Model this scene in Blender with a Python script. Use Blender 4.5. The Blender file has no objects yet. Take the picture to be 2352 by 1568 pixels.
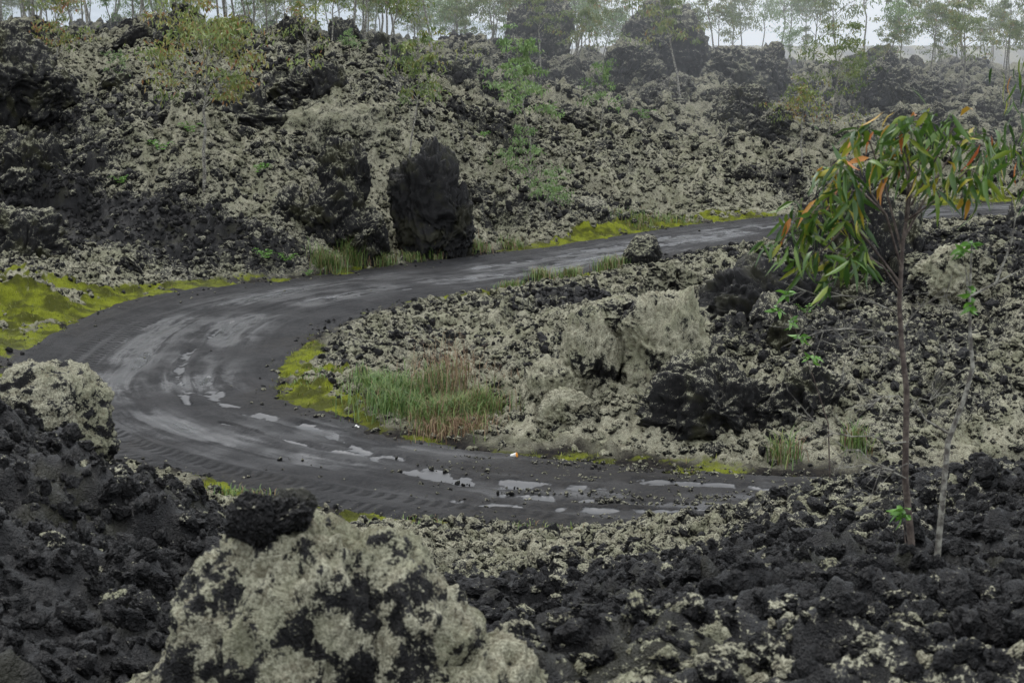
import bpy, math, time
import numpy as np
from mathutils import Vector
T0=time.time()
sc=bpy.context.scene
RNG=np.random.default_rng(7)

# ------------------------------------------------------------ noise
def h3(ix,iy,iz,s=0):
    n=(ix.astype(np.int64)*374761393+iy.astype(np.int64)*668265263+iz*2147483647+s*1274126177)&0xffffffff
    n=((n^(n>>13))*1274126177)&0xffffffff
    n=((n^(n>>16))*2246822519)&0xffffffff
    return ((n^(n>>15))&0xffffff)/float(0xffffff)
def vn2(x,y,s=0):
    ix=np.floor(x);iy=np.floor(y);fx=x-ix;fy=y-iy
    fx=fx*fx*(3-2*fx);fy=fy*fy*(3-2*fy)
    ix=ix.astype(np.int64);iy=iy.astype(np.int64);z=0
    a=h3(ix,iy,z,s);b=h3(ix+1,iy,z,s);c=h3(ix,iy+1,z,s);d=h3(ix+1,iy+1,z,s)
    return (a*(1-fx)+b*fx)*(1-fy)+(c*(1-fx)+d*fx)*fy
def fbm2(x,y,o=4,s=0,g=.5):
    t=0;a=1;w=0
    for i in range(o):
        xx=x*math.cos(i*.7)-y*math.sin(i*.7);yy=x*math.sin(i*.7)+y*math.cos(i*.7)
        t=t+a*vn2(xx*2**i+i*17.3,yy*2**i-i*9.1,s+i);w+=a;a*=g
    return t/w
def rid2(x,y,o=4,s=0,g=.5):
    t=0;a=1;w=0
    for i in range(o):
        xx=x*math.cos(i*.9)-y*math.sin(i*.9);yy=x*math.sin(i*.9)+y*math.cos(i*.9)
        t=t+a*(1-np.abs(2*vn2(xx*2**i+i*11.3,yy*2**i-i*5.1,s+i)-1));w+=a;a*=g
    return t/w
def vn3(x,y,z,s=0):
    ix=np.floor(x);iy=np.floor(y);iz=np.floor(z);fx=x-ix;fy=y-iy;fz=z-iz
    fx=fx*fx*(3-2*fx);fy=fy*fy*(3-2*fy);fz=fz*fz*(3-2*fz)
    ix=ix.astype(np.int64);iy=iy.astype(np.int64);iz=iz.astype(np.int64)
    def q(k):
        zz=(iz+k)*97
        a=h3(ix,iy,zz,s);b=h3(ix+1,iy,zz,s);c=h3(ix,iy+1,zz,s);d=h3(ix+1,iy+1,zz,s)
        return (a*(1-fx)+b*fx)*(1-fy)+(c*(1-fx)+d*fx)*fy
    return q(0)*(1-fz)+q(1)*fz
_Rm=np.array([[.8,.36,-.48],[-.6,.48,-.64],[0,.8,.6]])
def fbm3(p,f,o=4,s=0,rid=False,g=.5):
    t=0;a=1;w=0;q=p
    for i in range(o):
        k=f*2**i
        v=vn3(q[:,0]*k+i*3.7,q[:,1]*k+i*5.1,q[:,2]*k-i*2.3,s+i)
        if rid: v=1-np.abs(2*v-1)
        t=t+a*v;w+=a;a*=g;q=q@_Rm
    return t/w
def worley2(x,y,s=0):
    ix=np.floor(x).astype(np.int64);iy=np.floor(y).astype(np.int64)
    best=np.full(x.shape,9.0);cid=np.zeros(x.shape)
    for dx in (-1,0,1):
        for dy in (-1,0,1):
            cx=ix+dx;cy=iy+dy
            px=cx+h3(cx,cy,1,s);py=cy+h3(cx,cy,2,s)
            d=(px-x)**2+(py-y)**2
            m=d<best
            best=np.where(m,d,best);cid=np.where(m,h3(cx,cy,3,s),cid)
    return np.sqrt(best),cid
def ss(a,b,x):
    t=np.clip((x-a)/(b-a),0,1);return t*t*(3-2*t)

# ------------------------------------------------------------ road plan (metres)
OUT=[(46,85),(30,82.5),(21,79.5),(14.2,75.1),(9.3,71.5),(4.6,66.5),(.46,62.3),(-3.2,59.4),(-6.5,56.2),(-9.4,53.6),(-12.2,52.0),(-13.8,49.4),(-14.3,44.7),(-14.3,40.8),(-13.6,36.5),(-11.6,33),(-8.9,30.9),(-7.1,29.6),(-5.4,28.3),(-3.6,27.1),(-1.4,26.3),(2.2,25.8),(6.1,25.9),(10,24.8),(20,25),(40,24)]
INN=[(40,28),(20,29),(10,28.6),(7.2,28.5),(4.7,28.9),(2,29.5),(-.7,30.5),(-2.7,31.9),(-4.3,33.4),(-6.05,35.2),(-6.8,37.5),(-6.9,40.2),(-6.6,43.4),(-5.7,47),(-4.0,50.0),(-.75,52.8),(3.05,56.8),(7,61.1),(12.5,67.3),(19,72.5),(28,77.5),(46,80)]
POLY=np.array(OUT+INN,float)
CEN=np.array([(46,82.5),(29,80.3),(20,76),(13.3,71),(8,66.2),(3.8,61.5),(-.2,57.4),(-4,54.6),(-8,51.2),(-10.2,47),(-10.5,42),(-10.2,37.5),(-8.6,34),(-6,31.3),(-2.5,29.2),(0,28.3),(2.2,27.6),(5.5,27.4),(8,27.0),(20,27),(40,26)],float)
def chaikin(P,closed,n=2):
    for _ in range(n):
        Q=[];N=len(P)
        for i in range(N if closed else N-1):
            a=P[i];b=P[(i+1)%N];Q+= [a*.75+b*.25,a*.25+b*.75]
        P=np.array(Q)
    return P
POLY=chaikin(POLY,True,1);CEN=chaikin(CEN,False,2)
def sdf(x,y):
    d=np.full(x.shape,1e9);ins=np.zeros(x.shape,bool)
    N=len(POLY)
    for i in range(N):
        ax,ay=POLY[i];bx,by=POLY[(i+1)%N]
        ex,ey=bx-ax,by-ay
        t=np.clip(((x-ax)*ex+(y-ay)*ey)/(ex*ex+ey*ey+1e-12),0,1)
        dd=(x-ax-t*ex)**2+(y-ay-t*ey)**2
        d=np.minimum(d,dd)
        if abs(ey)>1e-9:
            c=((ay>y)!=(by>y))&(x<(bx-ax)*(y-ay)/ey+ax)
            ins^=c
    d=np.sqrt(d)
    return np.where(ins,-d,d)
def polydist(x,y,P):
    d=np.full(x.shape,1e9)
    for i in range(len(P)-1):
        ax,ay=P[i];ex,ey=P[i+1][0]-ax,P[i+1][1]-ay
        t=np.clip(((x-ax)*ex+(y-ay)*ey)/(ex*ex+ey*ey+1e-12),0,1)
        d=np.minimum(d,(x-ax-t*ex)**2+(y-ay-t*ey)**2)
    return np.sqrt(d)
def lateral(x,y):
    best=np.full(x.shape,1e9);lat=np.zeros(x.shape);al=np.zeros(x.shape);acc=0
    for i in range(len(CEN)-1):
        a=CEN[i];b=CEN[i+1];e=b-a;L=np.hypot(*e)
        t=np.clip(((x-a[0])*e[0]+(y-a[1])*e[1])/(L*L),0,1)
        rx=x-a[0]-t*e[0];ry=y-a[1]-t*e[1];d=rx*rx+ry*ry
        m=d<best;best=np.where(m,d,best)
        lat=np.where(m,(e[0]*ry-e[1]*rx)/L,lat);al=np.where(m,acc+t*L,al);acc+=L
    return lat,al

# ------------------------------------------------------------ terrain control heights
CP=[(0,-6,7.7),(0,0,7.35),(-5,0,7.5),(5,0,7.4),(-14,0,7),(14,0,7),(-14,12,6),(14,10,5.8),
(0,6,5.9),(-2,6,5.8),(-3.2,6,6.1),(3,6,6.1),(6,7,6.0),(1,9,5.15),(2.7,9,5.45),(-1,9,5.0),(5,10,5.5),
(1,13,3.7),(5,14,4.2),(8,16,4.2),(6.2,18,3.4),(4.5,18,2.95),(2,18,2.2),(2,22,.9),(0,18,1.9),(0,22,.8),(-1,13,3.5),(5,22.5,1.6),(8,22,1.8),
(-4.7,13,5.15),(-3.9,12,5.2),(-2.95,11,5.1),(-2.2,10,5.1),(-4,8,6.0),(-7,12,5.9),(-4.4,18,2.9),(-3.5,17,2.8),(-5,15,4.3),(-6,22,1.3),(-9,22,2),(-2.5,20,1.6),(-12,28,1.0),(-18,26,2),
(-15.5,50,.25),(-15.5,45,.12),(-17,41,.2),(-16.5,36,.3),(-19,50,.8),(-25,45,2),(-25,36,2),
(-14,56,1.0),(-20,57,1.7),(-20,61,3.4),(-13,60,2.6),(-22,68,5.8),(-14,68,5.6),(-25,76,8.5),(-16,77,8.2),(-9.5,60,2.0),(-8,68,4.6),(-8,78,7.2),(-5,63,.9),(-4,70,2.8),
(-10,90,7.8),(-20,95,8.4),(-30,95,8.6),(-40,70,8),
(-2,66,.9),(1,70,1.0),(2,76,1.5),(0,81,2.6),(0,90,4.6),(0,105,6.6),(8,76,.3),(6,80,1.2),
(12,82,.7),(12,90,2.2),(12,98,3.8),(12,115,5.9),(25,85.5,.5),(28,92,2.2),(30,100,3.8),(32,118,5.6),(45,120,6),(20,115,5.7),(48,92,1.5),
(0,130,6.8),(-20,130,7.8),(30,140,5.6),(0,170,5.5),(60,150,5),(-60,150,8.0),
(-3,40,-.3),(-1,36,-.1),(-3,45,-.4),(-1,46,-.3),(2,46,.1),(0,50,.0),(4,36,.3),(4,42,.7),(7,36,.9),(5.5,50,.2),(9,57,-.1),(9,42,1.7),(12,45,2.4),(11,34,1.4),(9,31,.6),(14,38,2.5),(18,50,2.1),(14,55,.9),(14,62,-.2),(20,60,.7),(21,68,-.4),(27,70,-.3),(28,74,-.3),(13,32,1.2),(18,35,3),(30,55,1.6),(30,40,4),(26,62,.4),
]
for i in range(0,len(OUT)):CP.append((OUT[i][0],OUT[i][1],0))
for i in range(0,len(INN)):CP.append((INN[i][0],INN[i][1],0))
CP=np.array(CP,float)
def phi(r2):return np.sqrt(r2+2.0)
A=phi((CP[:,None,0]-CP[None,:,0])**2+(CP[:,None,1]-CP[None,:,1])**2)
n=len(CP);M=np.zeros((n+1,n+1));M[:n,:n]=A-np.eye(n)*.05;M[:n,n]=1;M[n,:n]=1
W=np.linalg.solve(M,np.append(CP[:,2],0))
def base_h(x,y):
    z=np.full(x.shape,W[n])
    for i in range(n): z=z+W[i]*phi((x-CP[i,0])**2+(y-CP[i,1])**2)
    z=np.clip(z,-1.5,9.5)
    far=np.clip(ss(130,220,y)+ss(60,120,np.abs(x)),0,1)
    return z*(1-far)+4.0*far
def field(x,y):
    sd=sdf(x,y)
    z=base_h(x,y)
    e=sd+(fbm2(x*.9,y*.9,5,5,.6)-.5)*1.4
    k=ss(0.0,2.6,e)
    fg=1-ss(22,30,y)
    amp=ss(.3,4.0,e)
    # calmer ground between the bend and the far right stretch of road
    calm=ss(6,12,x)*ss(50,56,y)*(1-ss(76,80,y))
    amp=amp*(1-.75*calm)
    hill=ss(54,66,y)
    wx=(fbm2(x/2.2,y/2.2,3,91)-.5)*2.4;wy=(fbm2(x/2.2+40,y/2.2,3,92)-.5)*2.4
    m1=(fbm2(x/7,y/7,3,11)-.5)*(1.2+2.2*hill)*(1-.65*fg)
    rd=rid2((x+wx)/4.2,(y+wy)/4.2,4,21,.55)
    m2=(rd-.55)*(1.1+1.4*hill)*(1-.55*fg)
    f1,c1=worley2((x+wx)/2.3,(y+wy)/2.3,31)
    w1=np.clip(.75-f1,0,.35)*(c1**2)*(1.5+1.2*hill)*(1-.55*fg)-.10
    rg=rid2((x+wx*.2)/1.0,(y+wy*.2)/1.0,4,36,.65)
    w3=(rg-.5)*.62*(1-.4*fg)
    f2,c2=worley2(x/.38+wx*.3,y/.38+wy*.3,41)
    w2=(np.clip(1-f2*1.15,0,1))*c2*.24
    f3=(rid2(x/.20,y/.20,3,51,.6)-.5)*.14
    z=z*k+ (m1+m2+w1+w3)*amp + (w2+f3)*ss(.05,1.2,e)
    inr=ss(.25,-.35,e)
    z=z*(1-inr)+(-.07)*inr + (1-inr)*.03*ss(0,.6,e)
    return z,sd,e
MB_=[(-16.8,47,3.8,5.0),(-15.8,42.5,2.8,3.4),(-5.3,38.5,3.2,1.9),(-4.6,35,1.8,1.2),(7,71.5,4,2.4),(11,75,4,1.8),(3,67,3,1.2),(0,25.2,3,1.0),(-5,27.2,2,.7),(-1,51,3,1.0),(3,55,3,.8),(3,31,4,.40),(28,86,6,2),(-2,70,3,1.2),(-12.5,53.5,3,1.2),(2,75,2.5,1.8)]
def moss_f(x,y,e):
    w=-.25+1.1*fbm2(x/2.2,y/2.2,3,61)
    for a,b,r,k in MB_: w=w+k*np.exp(-((x-a)**2+(y-b)**2)/(r*r))
    m=ss(w+.5,w-.5,e)*ss(-.12,.15,e)
    br=fbm2(x/.9,y/.9,5,66,.65)
    return m*ss(.35,.58,br+.06*np.clip(w-.6,0,1.5))*(1-.35*ss(34,30,y)*ss(-1,1,x))
BL=[(-17,57,4,2,.9),(-13,57.5,2.5,1.5,.4),(-5,9,3.5,5,1),(-6,12,4,3.5,1),(3,7,4,4,.45),(6,11,4,3,.5),(16,49,4,5,.9),(-22,66,3,4,.4),(7,20,3,3,.4),(10,41,3,3,.5),(8,42,5,5,.2),(2,49,3,1.5,.4),(14,35,5,6,.15)]
def cov_f(x,y,z):
    c=.66+(fbm2(x/5,y/5,5,71,.6)-.5)*1.4+.09*ss(56,66,y)
    for a,b,r,q,k in BL: c=c-k*np.exp(-((x-a)/r)**2-((y-b)/q)**2)
    c=c-.22*ss(15,8,y)+.25*np.exp(-((x+4)/2.0)**2-((y-18)/3.0)**2)
    c=c-.10*ss(3.2,6.5,z)*ss(70,90,y)-.3*ss(140,160,y)
    return np.clip(c,.03,.92)

# ------------------------------------------------------------ mesh helpers
COL=sc.collection
def new_mesh(name,V,F,mats=(),mi=None,smooth=True,attrs=None,link=True):
    me=bpy.data.meshes.new(name)
    V=np.asarray(V,np.float32)
    if isinstance(F,np.ndarray): 
        k=F.shape[1];tot=np.full(len(F),k,np.int32);flat=F.ravel().astype(np.int32)
    else:
        tot=np.array([len(f) for f in F],np.int32)
        flat=np.fromiter((i for f in F for i in f),np.int32)
    me.vertices.add(len(V));me.vertices.foreach_set('co',V.ravel())
    me.loops.add(len(flat));me.loops.foreach_set('vertex_index',flat)
    me.polygons.add(len(tot))
    st=np.concatenate([[0],np.cumsum(tot)[:-1]]).astype(np.int32) if len(tot) else np.zeros(0,np.int32)
    me.polygons.foreach_set('loop_start',st)
    try: me.polygons.foreach_set('loop_total',tot)
    except Exception: pass
    for m in mats: me.materials.append(m)
    if mi is not None: me.polygons.foreach_set('material_index',np.asarray(mi,np.int32))
    me.update(calc_edges=True)
    me.polygons.foreach_set('use_smooth',np.full(len(tot),smooth,bool))
    if attrs:
        for k,(dom,typ,arr) in attrs.items():
            a=me.attributes.new(k,typ,dom)
            a.data.foreach_set('vector' if typ=='FLOAT_VECTOR' else 'value',np.asarray(arr).ravel())
    me.validate()
    ob=bpy.data.objects.new(name,me)
    if link: COL.objects.link(ob)
    return ob

# ------------------------------------------------------------ node helpers
class NT:
    def __init__(s,name,disp=False):
        s.m=bpy.data.materials.new(name);s.m.use_nodes=True;s.t=s.m.node_tree;s.N=s.t.nodes;s.b=s.N['Principled BSDF']
    def n(s,t,**k):
        x=s.N.new(t)
        for a,v in k.items(): setattr(x,a,v)
        return x
    def l(s,a,b): s.t.links.new(a,b)
    def noise(s,vec,scale,detail=4,rough=.6,dist=0):
        x=s.n('ShaderNodeTexNoise');x.inputs['Scale'].default_value=scale;x.inputs['Detail'].default_value=detail
        x.inputs['Roughness'].default_value=rough;x.inputs['Distortion'].default_value=dist
        if vec is not None:s.l(vec,x.inputs['Vector'])
        return x.outputs['Fac']
    def math(s,op,a,b=None,c=None,clamp=False):
        x=s.n('ShaderNodeMath',operation=op,use_clamp=clamp)
        for i,v in enumerate((a,b,c)):
            if v is None: continue
            if isinstance(v,(int,float)): x.inputs[i].default_value=v
            else: s.l(v,x.inputs[i])
        return x.outputs[0]
    def mr(s,v,a,b,c=0,d=1):
        x=s.n('ShaderNodeMapRange',interpolation_type='SMOOTHSTEP')
        s.l(v,x.inputs[0])
        for i,q in enumerate((a,b,c,d)):
            if isinstance(q,(int,float)): x.inputs[i+1].default_value=q
            else: s.l(q,x.inputs[i+1])
        return x.outputs[0]
    def mix(s,f,a,b):
        x=s.n('ShaderNodeMix',data_type='RGBA')
        for sock,v in ((x.inputs[0],f),(x.inputs[6],a),(x.inputs[7],b)):
            if isinstance(v,(int,float)): sock.default_value=v
            elif isinstance(v,tuple): sock.default_value=(*v,1)
            else: s.l(v,sock)
        return x.outputs[2]
    def bump(s,h,st,dist,nrm=None):
        x=s.n('ShaderNodeBump');x.inputs['Strength'].default_value=st;x.inputs['Distance'].default_value=dist
        s.l(h,x.inputs['Height'])
        if nrm is not None:s.l(nrm,x.inputs['Normal'])
        return x.outputs[0]
LICH_A=(.168,.160,.112);LICH_B=(.47,.455,.345);BLK_A=(.004,.004,.0045);BLK_B=(.016,.015,.015)
def rock_mat(name,cover,attr=False,sc_=1.0,green=.0,haze=0,br=1.0,patch=0):
    k=NT(name);g=k.n('ShaderNodeNewGeometry');P=g.outputs['Position']
    sx=k.n('ShaderNodeSeparateXYZ');k.l(g.outputs['Normal'],sx.inputs[0])
    a=k.noise(P,1.1*sc_,2,.6);b=k.noise(P,8*sc_,4,.8);c=k.noise(P,42*sc_,2,.8)
    m=k.math('MULTIPLY',a,.14);m=k.math('MULTIPLY_ADD',b,.58,m);m=k.math('MULTIPLY_ADD',c,.40,m)
    m=k.math('MULTIPLY_ADD',sx.outputs['Z'],.15,m)
    if patch:
        pn=k.noise(P,patch,3,.6);m=k.math('ADD',m,k.math('MULTIPLY_ADD',pn,1.1,-.55))
    if attr:
        at=k.n('ShaderNodeAttribute',attribute_name='cov');cv=at.outputs['Fac']
        th=k.math('MULTIPLY_ADD',cv,-.40,.88)
    else:
        th=k.math('ADD',.88-.40*cover,0)
    lo=k.math('SUBTRACT',m,th)
    mask=k.mr(lo,-.03,.05)
    q=lambda t:tuple(v*br for v in t)
    lc=k.mix(k.mr(c,.32,.68),q(LICH_A),q(LICH_B))
    lc=k.mix(k.math('MULTIPLY',k.mr(a,.45,.62),.5),lc,q((.21,.215,.135)))
    lc=k.mix(k.math('MULTIPLY',k.mr(b,.54,.38),.6),lc,(.10,.082,.054))
    bc=k.mix(k.mr(b,.35,.7),BLK_A,BLK_B)
    if green or attr: bc=k.mix(k.math('MULTIPLY',k.mr(a,.5,.65),.35+green),bc,(.032,.031,.011))
    if haze: bc=k.mix(haze,bc,(.16,.17,.18))  # distance haze painted in by greying the black rock colour
    col=k.mix(mask,bc,lc)
    hgt=k.math('MULTIPLY_ADD',b,.6,k.math('MULTIPLY',c,.6))
    rough=k.mr(mask,0,1,.48,.95)
    if attr:
        am=k.n('ShaderNodeAttribute',attribute_name='moss').outputs['Fac']
        mm=k.mr(k.math('MULTIPLY_ADD',b,.9,am),.78,1.15)
        mc=k.mix(k.mr(a,.38,.62),(.068,.074,.012),(.195,.22,.018))
        mc=k.mix(k.mr(c,.45,.7),mc,(.03,.034,.010))
        sh=k.n('ShaderNodeAttribute',attribute_name='soil').outputs['Fac']
        so=k.mix(k.mr(b,.4,.65),(.012,.011,.011),(.034,.029,.024))
        col=k.mix(sh,col,so)
        col=k.mix(mm,col,mc)
        rough=k.math('MAXIMUM',rough,k.math('MULTIPLY',mm,.9))
    k.l(col,k.b.inputs['Base Color']);k.l(rough,k.b.inputs['Roughness'])
    k.l(k.mr(mask,0,1,.28,.10),k.b.inputs['Specular IOR Level'])
    k.l(k.bump(hgt,1.0,.06/sc_),k.b.inputs['Normal'])
    return k.m
M_ter=rock_mat('lava_ground',.6,True)
M_l=rock_mat('lichen_lava',.78)
M_m=rock_mat('mixed_lava',.52)
M_b=rock_mat('black_lava',.18)
M_fg=rock_mat('blotchy_lichen_lava',.72,sc_=1.5,br=1.0,patch=6.5)
M_pale=rock_mat('pale_lichen_rock',.94,br=1.12,patch=1.3)
M_dk=rock_mat('dark_mossy_rock',.48,green=.3)
M_blk=rock_mat('black_rock_face',.24,green=.1)
M_far=rock_mat('haze_tinted_far_rock',.54,sc_=.5,green=.1,haze=.10)

# ------------------------------------------------------------ ground sheet
NR,NC=1500,950
r=np.linspace(0,1,NR-6)
Y=(-8+ (np.exp(r*math.log((150+26)/18.))*18-18))
Y=np.concatenate([Y,[190,260,450,900,1800,4000]])
t=np.linspace(-1,1,NC)
s=t*1.0+np.sign(t)*np.clip(np.abs(t)-.96,0,1)**1*60
Wd=.385*np.clip(Y,0,None)+7.5
X=s[None,:]*Wd[:,None];YY=np.repeat(Y[:,None],NC,1)
xf=X.ravel();yf=YY.ravel()
z,sd,e=field(xf,yf)
moss=moss_f(xf,yf,e);cov=cov_f(xf,yf,z)
soil=ss(1.5,.3,e+(fbm2(xf/1.1,yf/1.1,4,77)-.5)*1.2)
idx=np.arange(NR*NC).reshape(NR,NC)
F=np.stack([idx[:-1,:-1],idx[:-1,1:],idx[1:,1:],idx[1:,:-1]],-1).reshape(-1,4)
ground=new_mesh('lava_field_ground',np.stack([xf,yf,z],1),F,[M_ter],attrs={'cov':('POINT','FLOAT',cov.astype(np.float32)),'moss':('POINT','FLOAT',moss.astype(np.float32)),'soil':('POINT','FLOAT',soil.astype(np.float32))})
print('ground',time.time()-T0)

# ------------------------------------------------------------ road
gx=np.arange(-15.5,41,.07);gy=np.arange(23.5,86,.07)
GX,GY=np.meshgrid(gx,gy);x=GX.ravel();y=GY.ravel()
sdr=sdf(x,y);keep0=sdr<.75
id_=-np.ones(x.shape,np.int64);id_[keep0]=np.arange(keep0.sum());id_=id_.reshape(GX.shape)
xr=x[keep0];yr=y[keep0];lat,al=lateral(xr,yr)
wob=(fbm2(xr/1.1,yr/1.1,4,101)-.5)
PUD=[([(-8.4,38.2),(-8.2,36.9),(-7.5,35.2),(-5.9,33.6),(-4.6,32.8),(-3.6,31.1),(-2.9,30.2),(-1.55,28.9),(-.2,28.4),(1.9,28.1)],.26),
 ([(-1.05,27.1),(1.2,26.7),(3.4,26.6),(4.7,26.8),(6.5,27.0)],.20),
 ([(-6.5,50.6),(-4,52.4),(.4,56.6),(5.2,62.2),(12.3,70.6),(20,76)],.36),
 ([(-1.5,57.2),(2.2,61.2),(7.5,67.2)],.22),
 ([(-9.3,46),(-9.6,41),(-9.2,38),(-8.2,35)],.13),
 ([(-7,33.2),(-4.5,31.2),(-2.3,29.9)],.14),([(2.6,28.6),(5.5,28.0),(8,27.7)],.18),([(-.4,27.6),(1.5,27.4)],.18)]
pud=np.zeros(xr.shape);rutd=np.zeros(xr.shape)
for P_,w_ in PUD:
    d=polydist(xr,yr,P_)+wob*w_*2.8
    pud=np.maximum(pud,ss(w_*1.35,w_*.45,d));rutd=np.maximum(rutd,np.exp(-(d/(w_*1.2))**2))
broken=ss(.42,.60,fbm2(xr/.55,yr/.55,5,111,.6))
pud=pud*(.15+.85*broken)
stony=ss(.45,.60,fbm2(xr/2.5,yr/2.5,3,85))*ss(-1.5,0,sdr[keep0]-.0)+ss(34,30,yr)*ss(-4,0,xr)*.8
stony=np.clip(stony,0,1)
rim=np.clip(rutd*(1-rutd)*4,0,1)
# long parallel wheel ruts following the curve
lw_=lat+(fbm2(al/6,lat*.2,3,131)-.5)*1.6
ruts=(vn2(lw_*2.9,al*.07,133)-.5)*.095+(vn2(lw_*7.5,al*.10,134)-.5)*.045
zr=.055+ruts-.06*rutd+.04*rim+(fbm2(xr/1.6,yr/1.6,3,81)-.5)*.07*(1-pud)+(fbm2(xr/.24,yr/.24,3,83)-.5)*(.03+.07*stony)*(1-pud)
zr=np.maximum(zr,-.02)
zr=zr*(1-pud)+(-.005)*pud
zr-=.16*ss(.2,.75,sdr[keep0])
valley=ss(.015,-.035,ruts)
sheen=np.clip(ss(3.0,.8,np.abs(lat-.2))*ss(.28,.56,fbm2(xr/3.2,yr/3.2,4,121))*(.40+.75*valley),0,1)
Q=np.stack([id_[:-1,:-1],id_[:-1,1:],id_[1:,1:],id_[1:,:-1]],-1).reshape(-1,4)
Q=Q[(Q>=0).all(1)]
k=NT('wet_volcanic_road')
g=k.n('ShaderNodeNewGeometry');P=g.outputs['Position']
la=k.n('ShaderNodeAttribute',attribute_name='lat').outputs['Fac'];aa=k.n('ShaderNodeAttribute',attribute_name='along').outputs['Fac']
pu=k.n('ShaderNodeAttribute',attribute_name='pud').outputs['Fac'];shn=k.n('ShaderNodeAttribute',attribute_name='sheen').outputs['Fac']
stn=k.n('ShaderNodeAttribute',attribute_name='stony').outputs['Fac']
cv=k.n('ShaderNodeCombineXYZ');k.l(k.math('MULTIPLY',la,1.8),cv.inputs[0]);k.l(k.math('MULTIPLY',aa,.22),cv.inputs[1])
st=k.noise(cv.outputs[0],1.2,4,.6,.6)
n2=k.noise(P,.9,4,.6);n3=k.noise(P,11,4,.75);n4=k.noise(P,60,2,.7)
w_=k.math('MULTIPLY_ADD',st,.9,k.math('MULTIPLY',n2,.45))
w_=k.math('MULTIPLY_ADD',n3,.22,w_)
wm=k.math('MULTIPLY',k.mr(w_,.58,.88),k.math('MULTIPLY_ADD',shn,.88,.12))
wm=k.math('MULTIPLY',wm,k.math('MULTIPLY_ADD',stn,-.45,1.0))
# tyre treads pressed in the softer outer side of the bend
dl=k.math('ABSOLUTE',k.math('ADD',la,1.75));dl2=k.math('ABSOLUTE',k.math('ADD',la,2.45))
band_=k.math('MAXIMUM',k.mr(dl,.24,.16),k.mr(dl2,.24,.16))
chev=k.math('MULTIPLY_ADD',dl,6.0,k.math('MULTIPLY',aa,22))
rng=k.math('MULTIPLY',k.mr(aa,60,66),k.mr(aa,94,86))
rng=k.math('MULTIPLY',rng,k.mr(n2,.36,.5))
tre=k.math('MULTIPLY',k.math('MULTIPLY',k.math('SINE',chev),band_),rng)
trm=k.math('MULTIPLY',k.math('MULTIPLY',band_,rng),k.mr(k.math('SINE',chev),-.3,.4))
wm=k.math('MULTIPLY',wm,k.math('MULTIPLY_ADD',trm,-.9,1.0))
pm=k.mr(k.math('MULTIPLY_ADD',n3,.45,pu),.58,.90)
wet=k.math('MAXIMUM',wm,pm)
dry=k.mix(k.mr(n2,.35,.65),(.012,.012,.0135),(.027,.026,.027));dry=k.mix(k.mr(n3,.5,.75),dry,(.044,.041,.039))
dry=k.mix(k.math('MULTIPLY',stn,k.mr(n3,.35,.6)),dry,(.028,.025,.022))
dry=k.mix(k.math('MULTIPLY',trm,.6),dry,(.008,.008,.009))  # groove shade painted into the colour, since bump shading barely shows
k.l(k.mix(wet,dry,(.018,.019,.022)),k.b.inputs['Base Color'])
k.l(k.math('MULTIPLY_ADD',pm,-.16,k.mr(wm,0,1,.72,.27)),k.b.inputs['Roughness'])
k.l(k.mr(wet,0,1,.25,1.3),k.b.inputs['Specular IOR Level'])
dryf=k.math('SUBTRACT',1.0,k.math('MULTIPLY',wet,.85))
hh=k.math('MULTIPLY',k.math('MULTIPLY_ADD',n3,1.4,k.math('MULTIPLY',n4,.5)),dryf)
hh=k.math('MULTIPLY_ADD',tre,.7,hh)
k.l(k.bump(hh,1.0,.05),k.b.inputs['Normal'])
fa=lambda v:('POINT','FLOAT',v.astype(np.float32))
road=new_mesh('dirt_road',np.stack([xr,yr,zr],1),Q,[k.m],attrs={'lat':fa(lat),'along':fa(al),'pud':fa(pud),'sheen':fa(sheen),'stony':fa(stony)})
print('road',time.time()-T0)

# ------------------------------------------------------------ rock shapes
import bmesh
_ico={}
def ico(sub):
    if sub not in _ico:
        bm=bmesh.new();bmesh.ops.create_icosphere(bm,subdivisions=sub,radius=1)
        V=np.array([v.co[:] for v in bm.verts]);Fc=np.array([[v.index for v in f.verts] for f in bm.faces]);bm.free()
        _ico[sub]=(V,Fc)
    return _ico[sub]
def rockV(seed,sub=4,cuts=12,rough=.22,pit=.12,freq=1.3,lo=.55,hi=.9):
    V,Fc=ico(sub);V=V.copy();rg=np.random.default_rng(seed)
    off=rg.uniform(-50,50,3)
    for i in range(cuts):
        nn=rg.normal(size=3);nn/=np.linalg.norm(nn);d=rg.uniform(lo,hi)
        q=np.clip(V@nn-d,0,None);V-=q[:,None]*nn*.92
    V/=np.percentile(np.linalg.norm(V,axis=1),90)
    B=V.copy()
    for a in range(3): V[:,a]+=(fbm3(B+off+a*31.7,freq,3,(seed+a*7)%91)-.5)*2*rough*1.3
    nr=B/np.linalg.norm(B,axis=1,keepdims=True)
    o=3 if sub<=3 else (4 if sub==4 else 5)
    rid=fbm3(B+off*2,freq*2.2,o,seed%57,rid=True,g=.65)
    V+=nr*((rid-.55)*pit*3.2)[:,None]
    if sub>=5:
        r2=fbm3(B+off*3,freq*8,4,seed%31,rid=True,g=.7)
        V+=nr*((r2-.5)*pit*1.1)[:,None]
    return V,Fc
def rotz(V,a):
    c,s_=math.cos(a),math.sin(a);R=np.array([[c,-s_,0],[s_,c,0],[0,0,1]]);return V@R.T
def gz(x,y): return float(field(np.array([x],float),np.array([y],float))[0][0])
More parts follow.
